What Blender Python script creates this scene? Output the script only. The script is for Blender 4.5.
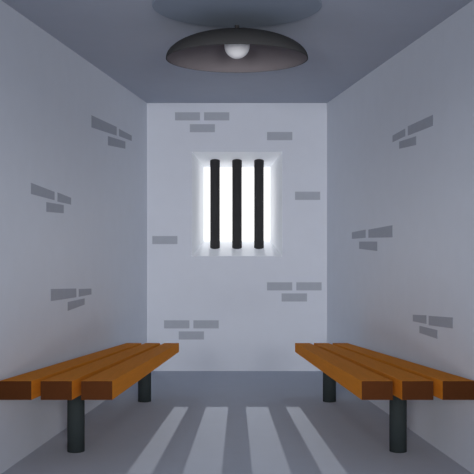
import bpy, bmesh, math
from mathutils import Vector
scene = bpy.context.scene
C = scene.collection
for o in list(bpy.data.objects):
    bpy.data.objects.remove(o, do_unlink=True)

# ------------------------------------------------------------ camera
CAM_H = 1.34
F = 8.8                      # distance camera - far wall, metres (1 cm = 1 px on that wall)
cam = bpy.data.cameras.new('camera')
cam.sensor_width = 36
cam.lens = 36 * 880 / 474
cam_o = bpy.data.objects.new('camera', cam)
C.objects.link(cam_o)
cam_o.location = (0, 0, CAM_H)
cam_o.rotation_euler = (math.pi / 2, 0, 0)
scene.camera = cam_o

# ------------------------------------------------------------ world and lights
scene.view_settings.view_transform = 'Standard'
scene.view_settings.look = 'None'
scene.view_settings.gamma = 1
scene.view_settings.exposure = .75
scene.view_settings.use_curve_mapping = False
world = bpy.data.worlds.new('sky')
scene.world = world
world.use_nodes = True
bgn = world.node_tree.nodes['Background']
bgn.inputs[0].default_value = (1, 1, 1, 1)      # white overcast sky
wt = world.node_tree
w_tc = wt.nodes.new('ShaderNodeTexCoord')        # the sky is brighter on the window side of the building
w_sp = wt.nodes.new('ShaderNodeSeparateXYZ')
w_mr = wt.nodes.new('ShaderNodeMapRange')
w_mr.inputs['From Min'].default_value = -.6
w_mr.inputs['From Max'].default_value = .3
w_mr.inputs['To Min'].default_value = .30
w_mr.inputs['To Max'].default_value = 1.12
wt.links.new(w_tc.outputs['Generated'], w_sp.inputs[0])
wt.links.new(w_sp.outputs['Y'], w_mr.inputs['Value'])
wt.links.new(w_mr.outputs[0], bgn.inputs[1])

def light(name, kind, loc, target, energy, **kw):
    l = bpy.data.lights.new(name, kind)
    l.energy = energy
    for k, v in kw.items():
        setattr(l, k, v)
    o = bpy.data.objects.new(name, l)
    C.objects.link(o)
    o.location = loc
    d = Vector(target) - Vector(loc)
    o.rotation_euler = d.to_track_quat('-Z', 'Y').to_euler()
    return o

# unseen spot added outside the window: throws the stripes on sill and floor
light('stripe_spot', 'SPOT', (0, F + 5.61, CAM_H + 3.28), (0, F, CAM_H + .3), 860,
      spot_size=math.radians(20), spot_blend=.1, shadow_soft_size=.012)
# added fill suns behind the camera, lighting the walls evenly through the open end
for az in (-12.6, 12.6):
    for el in (-9.5, 8.0):
        light('fill_sun', 'SUN',
              (-10 * math.tan(math.radians(az)), -10, -10 * math.tan(math.radians(el))), (0, 0, 0),
              .70, angle=math.radians(12))

# ------------------------------------------------------------ materials
def lin(c):
    return tuple(((v / 255) / 12.92 if v / 255 <= .04045 else ((v / 255 + .055) / 1.055) ** 2.4) for v in c)

def mat(name, rgb, rough=.9, var=.02, scale=6, spec=.1, stretch=(1, 1, 1), bump=0.0, metallic=0):
    m = bpy.data.materials.new(name)
    m.use_nodes = True
    nt = m.node_tree
    b = nt.nodes['Principled BSDF']
    b.inputs['Roughness'].default_value = rough
    b.inputs['Specular IOR Level'].default_value = spec
    b.inputs['Metallic'].default_value = metallic
    tc = nt.nodes.new('ShaderNodeTexCoord')
    mp = nt.nodes.new('ShaderNodeMapping')
    mp.inputs['Scale'].default_value = stretch
    nz = nt.nodes.new('ShaderNodeTexNoise')
    nz.inputs['Scale'].default_value = scale
    nz.inputs['Detail'].default_value = 4
    rp = nt.nodes.new('ShaderNodeValToRGB')
    rp.color_ramp.elements[0].position = .3
    rp.color_ramp.elements[1].position = .7
    rp.color_ramp.elements[0].color = tuple(v * (1 - var) for v in rgb) + (1,)
    rp.color_ramp.elements[1].color = tuple(min(1, v * (1 + var)) for v in rgb) + (1,)
    nt.links.new(tc.outputs['Object'], mp.inputs[0])
    nt.links.new(mp.outputs[0], nz.inputs['Vector'])
    nt.links.new(nz.outputs[0], rp.inputs[0])
    nt.links.new(rp.outputs[0], b.inputs['Base Color'])
    if bump:
        bp = nt.nodes.new('ShaderNodeBump')
        bp.inputs['Strength'].default_value = bump
        bp.inputs['Distance'].default_value = .002
        nt.links.new(nz.outputs[0], bp.inputs['Height'])
        nt.links.new(bp.outputs[0], b.inputs['Normal'])
    return m

K = {  # base colours, linear
    'back': (.61, .64, .72), 'side': (.61, .645, .72), 'floor': (.46, .50, .58), 'ceil': (.42, .455, .535),
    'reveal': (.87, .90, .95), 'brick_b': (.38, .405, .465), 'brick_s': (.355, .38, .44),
    'lamp_shadow': (.27, .315, .39)}
M_back = mat('pale_plaster', K['back'], var=.012)
M_side = mat('grey_plaster', K['side'], var=.012)
M_floor = mat('concrete_floor', K['floor'], var=.012)
M_ceil = mat('concrete_ceiling', K['ceil'], var=.012)
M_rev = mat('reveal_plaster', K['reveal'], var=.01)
M_brb = mat('grey_brick', K['brick_b'], var=.02, scale=20)
M_brs = mat('slate_brick', K['brick_s'], var=.02, scale=20)
M_shadow = mat('slate_shadow', K['lamp_shadow'], var=.01)  # dark tone for the lamp shadow painted on the ceiling
M_wood = mat('oak_stain', (.62, .215, .018), rough=.8, var=.05, scale=9, stretch=(6, .35, 6))
M_end = mat('end_grain', (.062, .019, .005), rough=.9, var=.05, scale=40)
M_steel = mat('black_steel', (.033, .042, .045), rough=.85, var=.03, spec=.1)
M_bar = mat('iron_bar', (.044, .044, .046), rough=.85, var=.03, spec=.1)
M_shade = mat('black_enamel', (.044, .044, .046), rough=.8, var=.01, spec=.1)
M_inner = mat('grey_enamel', (.15, .135, .146), rough=.85, var=.01, spec=.1)
M_bulb = mat('frosted_glass', (.78, .78, .80), rough=.6, var=.005, spec=.2)
M_cord = mat('black_rubber', (.03, .03, .032), rough=.8, var=.01, spec=.1)

# ------------------------------------------------------------ helpers
def obj(name, bm, m, parent=None, smooth=False, bevel=0):
    me = bpy.data.meshes.new(name)
    bmesh.ops.recalc_face_normals(bm, faces=bm.faces)
    if smooth:
        for f in bm.faces:
            f.smooth = True
    bm.to_mesh(me)
    bm.free()
    for mm in (m if isinstance(m, (list, tuple)) else [m]):
        me.materials.append(mm)
    o = bpy.data.objects.new(name, me)
    C.objects.link(o)
    if parent:
        o.parent = parent
        o.location = -Vector(parent.location)
    if bevel:
        b = o.modifiers.new('bevel', 'BEVEL')
        b.width = bevel
        b.segments = 2
    return o

def hexa(bm, pts, mat_index=None):
    """pts: 4 front-loop points then the 4 matching rear-loop points"""
    v = [bm.verts.new(p) for p in pts]
    fs = [(0, 1, 2, 3), (7, 6, 5, 4), (0, 4, 5, 1), (1, 5, 6, 2), (2, 6, 7, 3), (3, 7, 4, 0)]
    out = [bm.faces.new([v[i] for i in f]) for f in fs]
    if mat_index:
        for i, k in mat_index.items():
            out[i].material_index = k
    return out

def box(bm, x0, x1, y0, y1, z0, z1):
    hexa(bm, [(x0, y0, z0), (x1, y0, z0), (x1, y0, z1), (x0, y0, z1),
              (x0, y1, z0), (x1, y1, z0), (x1, y1, z1), (x0, y1, z1)])

def lathe(bm, prof, cx, cy, n=64, cap0=False, cap1=False):
    """prof: list of (r, z)"""
    rings = []
    for r, z in prof:
        if r < 1e-6:
            rings.append([bm.verts.new((cx, cy, z))])
        else:
            rings.append([bm.verts.new((cx + r * math.cos(2 * math.pi * i / n),
                                        cy + r * math.sin(2 * math.pi * i / n), z)) for i in range(n)])
    for a, b in zip(rings, rings[1:]):
        for i in range(n):
            j = (i + 1) % n
            if len(a) == 1 and len(b) == 1:
                continue
            if len(a) == 1:
                bm.faces.new((a[0], b[i], b[j]))
            elif len(b) == 1:
                bm.faces.new((a[i], b[0], a[j]))
            else:
                bm.faces.new((a[i], b[i], b[j], a[j]))
    if cap0:
        bm.faces.new(rings[0])
    if cap1:
        bm.faces.new(rings[-1])

def empty(name, loc, label, cat, group=None, kind=None):
    o = bpy.data.objects.new(name, None)
    o.empty_display_size = .2
    C.objects.link(o)
    o.location = loc
    o['label'] = label
    if cat:
        o['category'] = cat
    if group:
        o['group'] = group
    if kind:
        o['kind'] = kind
    return o

def struct(o, label, cat):
    o['kind'] = 'structure'
    o['label'] = label
    o['category'] = cat
    return o

# ------------------------------------------------------------ room shell
H = 2.68
YB = F                        # face of the far wall
Y0 = 0.5                     # the open end of the room, short of the picture
T = .40                       # far wall thickness
def half(y):                  # the side walls splay outwards towards the viewer
    return 1.90 - 1.00 * y / F

def slab(z0, z1):
    bm = bmesh.new()
    a, b = half(Y0) + .25, half(YB + T) + .25
    hexa(bm, [(-a, Y0, z0), (a, Y0, z0), (a, Y0, z1), (-a, Y0, z1),
              (-b, YB + T, z0), (b, YB + T, z0), (b, YB + T, z1), (-b, YB + T, z1)])
    return bm
floor = struct(obj('floor', slab(-.2, 0), M_floor), 'flat dark grey floor crossed by pale stripes of window light', 'floor')
ceiling = struct(obj('ceiling', slab(H, H + .2), M_ceil), 'flat dark grey ceiling above the hanging lamp', 'ceiling')

def side_wall(s):
    bm = bmesh.new()
    a, b = half(Y0), half(YB + T)
    hexa(bm, [(s * a, Y0, 0), (s * (a + .25), Y0, 0), (s * (a + .25), Y0, H), (s * a, Y0, H),
              (s * b, YB + T, 0), (s * (b + .25), YB + T, 0), (s * (b + .25), YB + T, H), (s * b, YB + T, H)])
    return bm
wall_left = struct(obj('wall_left', side_wall(-1), M_side),
                   'grey left side wall with three clusters of bare bricks', 'wall')
wall_right = struct(obj('wall_right', side_wall(1), M_side),
                    'grey right side wall with three clusters of bare bricks', 'wall')

# far wall with a splayed window opening
ox, oz0, oz1 = .45, CAM_H - .19, CAM_H + .85           # opening at the room face
ix, iz0, iz1 = .345, CAM_H - .042, CAM_H + .73         # opening at the outer end
bm = bmesh.new()
def frame_ring(bm, y, hx, x, z0, z1):
    o = [bm.verts.new(p) for p in ((-hx, y, 0), (hx, y, 0), (hx, y, H), (-hx, y, H))]
    i = [bm.verts.new(p) for p in ((-x, y, z0), (x, y, z0), (x, y, z1), (-x, y, z1))]
    for k in range(4):
        j = (k + 1) % 4
        bm.faces.new((o[k], o[j], i[j], i[k]))
    return o, i
L = .02                                                # lining thickness
hb, hb2 = half(YB), half(YB + T)
fo, fi = frame_ring(bm, YB, hb, ox, oz0, oz1)
bo, bi = frame_ring(bm, YB + T, hb2, ix + L, iz0 - L, iz1 + L)
for a, b in ((fo, bo), (fi, bi)):
    for k in range(4):
        j = (k + 1) % 4
        bm.faces.new((a[k], a[j], b[j], b[k]))
wall_back = struct(obj('wall_back', bm, M_back),
                   'pale grey end wall with the barred window and scattered bare bricks', 'wall')

# window: lining + three round bars
win = empty('window_1', (0, YB + T / 2, oz0), 'small square window opening with three black vertical bars and white daylight behind',
            'window', kind='structure')
bm = bmesh.new()
def loop(y, x, z0, z1):
    return [bm.verts.new(p) for p in ((-x, y, z0), (x, y, z0), (x, y, z1), (-x, y, z1))]
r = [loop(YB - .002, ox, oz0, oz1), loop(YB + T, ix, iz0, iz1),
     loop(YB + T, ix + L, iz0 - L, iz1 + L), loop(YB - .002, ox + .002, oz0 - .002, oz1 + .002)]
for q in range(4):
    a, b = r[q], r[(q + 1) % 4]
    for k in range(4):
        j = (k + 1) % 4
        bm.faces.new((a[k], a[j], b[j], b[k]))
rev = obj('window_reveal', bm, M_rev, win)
rev['label'] = 'pale blue-grey splayed window reveal and sill'
for x in (-.2255, 0, .2255):
    bm = bmesh.new()
    lathe(bm, [(.05, CAM_H - .127), (.05, CAM_H + .796)], x, YB + .23, 40, True, True)
    b = obj('window_bar', bm, M_bar, win)
    for p in b.data.polygons:
        p.use_smooth = len(p.vertices) == 4

# ------------------------------------------------------------ bare bricks
def brick(quad3d, nrm, m, parent):
    """four corners on the wall face, shown as a shallow block standing barely proud"""
    n = Vector(nrm).normalized()
    bm = bmesh.new()
    hexa(bm, [Vector(p) + n * .0015 for p in quad3d] + [Vector(p) - n * .02 for p in quad3d])
    b = obj('brick', bm, m, parent)
    return b
# far wall: left, top, width, height in cm from the wall centre line / camera height
for px0, px1, py0, py1 in [(175, 200, 112.3, 120.4), (204, 229.3, 112.3, 120.4), (189.8, 214.9, 124.2, 132.2),
                           (267, 292.3, 132, 140.2), (295, 320.2, 191.7, 199.9), (152.3, 177.4, 236, 244.1),
                           (164, 189.4, 320.3, 328.4), (193.4, 218.7, 320.3, 328.4), (178.7, 204, 331.4, 339.5),
                           (267, 292.2, 282.3, 290.4), (296.3, 321.6, 282.3, 290.4), (281.6, 307, 293.4, 301.5)]:
    x0, x1, z1, z0 = (px0 - 237) / 100, (px1 - 237) / 100, CAM_H + (237 - py0) / 100, CAM_H + (237 - py1) / 100
    brick([(x0, YB, z0), (x1, YB, z0), (x1, YB, z1), (x0, YB, z1)], (0, -1, 0), M_brb, wall_back)

def on_side(px, py, s):
    """point of the side wall plane seen along the given direction"""
    a = (px - 237) / 880 * s                 # x / y
    y = 1.90 / (a + 1.00 / F)
    return (s * half(y), y, CAM_H + (237 - py) / 880 * y)
BL = [((91.3, 115.2), (116.5, 126.9), (116.5, 135.6), (91.3, 127.4)),
      ((118.9, 128.8), (131.6, 135.6), (131.6, 141), (118.9, 136.1)),
      ((107.8, 136.1), (125.2, 141.5), (125.2, 148.7), (107.8, 145.3)),
      ((30.6, 182.7), (54.4, 191.9), (54.4, 200.2), (30.6, 193.9)),
      ((57.3, 192.4), (70.9, 197.8), (70.9, 204.6), (57.3, 201.7)),
      ((46.1, 202.1), (63.6, 205), (63.6, 213.3), (46.1, 211.8)),
      ((50.5, 289), (76.2, 288.5), (76.2, 297.3), (50.5, 301.2)),
      ((78.6, 289), (91.3, 288.5), (91.3, 294.4), (78.6, 296.8)),
      ((67.5, 302.1), (84.5, 298.3), (84.5, 304.6), (67.5, 310.9))]
BR = [((408, 126.3), (433.3, 114.7), (433.3, 125.7), (408, 135.6)),
      ((392.7, 135.6), (405.3, 128.5), (405.3, 136.2), (392.7, 142.2)),
      ((399.3, 141.6), (416.3, 136.2), (416.3, 145), (399.3, 148.8)),
      ((368.5, 229.6), (392.7, 225.2), (392.7, 237.3), (368.5, 237.8)),
      ((352, 232.3), (365.8, 229.6), (365.8, 237.8), (352, 238.9)),
      ((359.2, 241.6), (377.3, 241.6), (377.3, 251), (359.2, 248.8)),
      ((428.9, 315.8), (453.1, 317.5), (453.1, 328.5), (428.9, 325.2)),
      ((413, 314.7), (426.7, 315.3), (426.7, 324), (413, 321.3)),
      ((419.6, 325.7), (437.7, 330.1), (437.7, 338.9), (419.6, 332.9))]
for quads, s, w in ((BL, -1, wall_left), (BR, 1, wall_right)):
    for q in quads:
        brick([on_side(x, y, s) for x, y in q], (-s, -1.00 / F, 0), M_brs, w)

# ------------------------------------------------------------ benches
ZN, ZK = .558, .840
YF, YK = ZN * F, ZK * F                    # near and far end of the seat boards
ZTN, ZTK = CAM_H - 1.44 * ZN, CAM_H - 1.06 * ZK    # seat height, sagging a little to the far end
TF, TK = .190 * ZN, .090 * ZK                      # the boards taper to the far end
FX = [(-2.383, -2.055), (-1.965, -1.65), (-1.56, -1.246)]
KX = [(-1.105, -.955), (-.915, -.768), (-.728, -.580)]
def bench(s, label):
    root = empty('bench', (s * -.9, (YF + YK) / 2, 0) if s < 0 else (.9, (YF + YK) / 2, 0), label, 'bench',
                 'slatted wooden benches along the side walls')
    for (a0, a1), (b0, b1) in zip(FX, KX):
        a0, a1, b0, b1 = [v for v in (a0 * ZN, a1 * ZN, b0 * ZK, b1 * ZK)]
        bm = bmesh.new()
        hexa(bm, [(-s * a0, YF, ZTN - TF), (-s * a1, YF, ZTN - TF), (-s * a1, YF, ZTN), (-s * a0, YF, ZTN),
                  (-s * b0, YK, ZTK - TK), (-s * b1, YK, ZTK - TK), (-s * b1, YK, ZTK), (-s * b0, YK, ZTK)],
             {0: 1, 1: 1})
        obj('seat_board', bm, [M_wood, M_end], root, bevel=.002)
    for x, y, in ((1.008, .626 * F), (.754, .816 * F)):
        t = (y - YF) / (YK - YF)
        zb = (ZTN - TF) * (1 - t) + (ZTK - TK) * t
        bm = bmesh.new()
        lathe(bm, [(.0535, 0), (.0535, zb)], s * x, y, 40, True, True)
        g = obj('leg', bm, M_steel, root)
        for p in g.data.polygons:
            p.use_smooth = len(p.vertices) == 4
        xi = abs(FX[2][1] * ZN * (1 - t) + KX[2][1] * ZK * t) + .05
        xo = abs(FX[0][0] * ZN * (1 - t) + KX[0][0] * ZK * t) - .05
        bm = bmesh.new()
        box(bm, min(s * xi, s * xo), max(s * xi, s * xo), y - .03, y + .03, zb - .015, zb + .002)
        obj('crossbar', bm, M_steel, root)
    return root
bench(-1, 'brown three-board bench on black round legs along the left wall')
bench(1, 'brown three-board bench on black round legs along the right wall')

# ------------------------------------------------------------ pendant lamp
LY = .628 * F
ZR = CAM_H + 1.115                              # rim of the shade
lamp = empty('ceiling_lamp', (0, LY, H), 'black domed lamp with a round bulb hanging close under the ceiling', 'lamp')
RS, HS = .446, .168
prof_o = [(RS * math.cos(t), ZR + HS * math.sin(t)) for t in [i * math.pi / 2 / 20 for i in range(21)]]
prof_o[-1] = (0, ZR + HS)
prof_i = [(r_ * .985, ZR + (z_ - ZR) * .96) for r_, z_ in prof_o]
bm = bmesh.new()
lathe(bm, prof_o, 0, LY, 96)
lathe(bm, [prof_o[0], prof_i[0]], 0, LY, 96)
bmesh.ops.remove_doubles(bm, verts=bm.verts, dist=1e-5)
sh = obj('lamp_shade', bm, M_shade, lamp, smooth=True)
bm = bmesh.new()
lathe(bm, prof_i, 0, LY, 96)
li = obj('shade_lining', bm, M_inner, lamp, smooth=True)
li['label'] = 'warm grey inside of the shade'
bm = bmesh.new()
rb = .080
zc = CAM_H + 1.20
lathe(bm, [(0, zc - rb)] + [(rb * math.sin(t), zc - rb * math.cos(t)) for t in [i * math.pi / 16 for i in range(1, 13)]]
      + [(.03, zc + rb + .01)], 0, LY, 48, cap1=True)
bulb = obj('bulb', bm, M_bulb, lamp, smooth=True)
bulb['label'] = 'round white frosted bulb'
bm = bmesh.new()
lathe(bm, [(.013, ZR + HS - .005), (.013, H)], 0, LY, 20, True, True)
obj('cord', bm, M_cord, lamp)
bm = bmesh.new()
lathe(bm, [(.49, H), (.49, H - .006), (.484, H - .010)], 0, .58 * F, 128, True, True)  # dark disc modelled as the shadow of the lamp shade on the ceiling
shadow_o = obj('shadow_disc', bm, M_shadow, lamp)
shadow_o['label'] = 'flat round slate-blue disc standing for the lamp shadow on the ceiling'
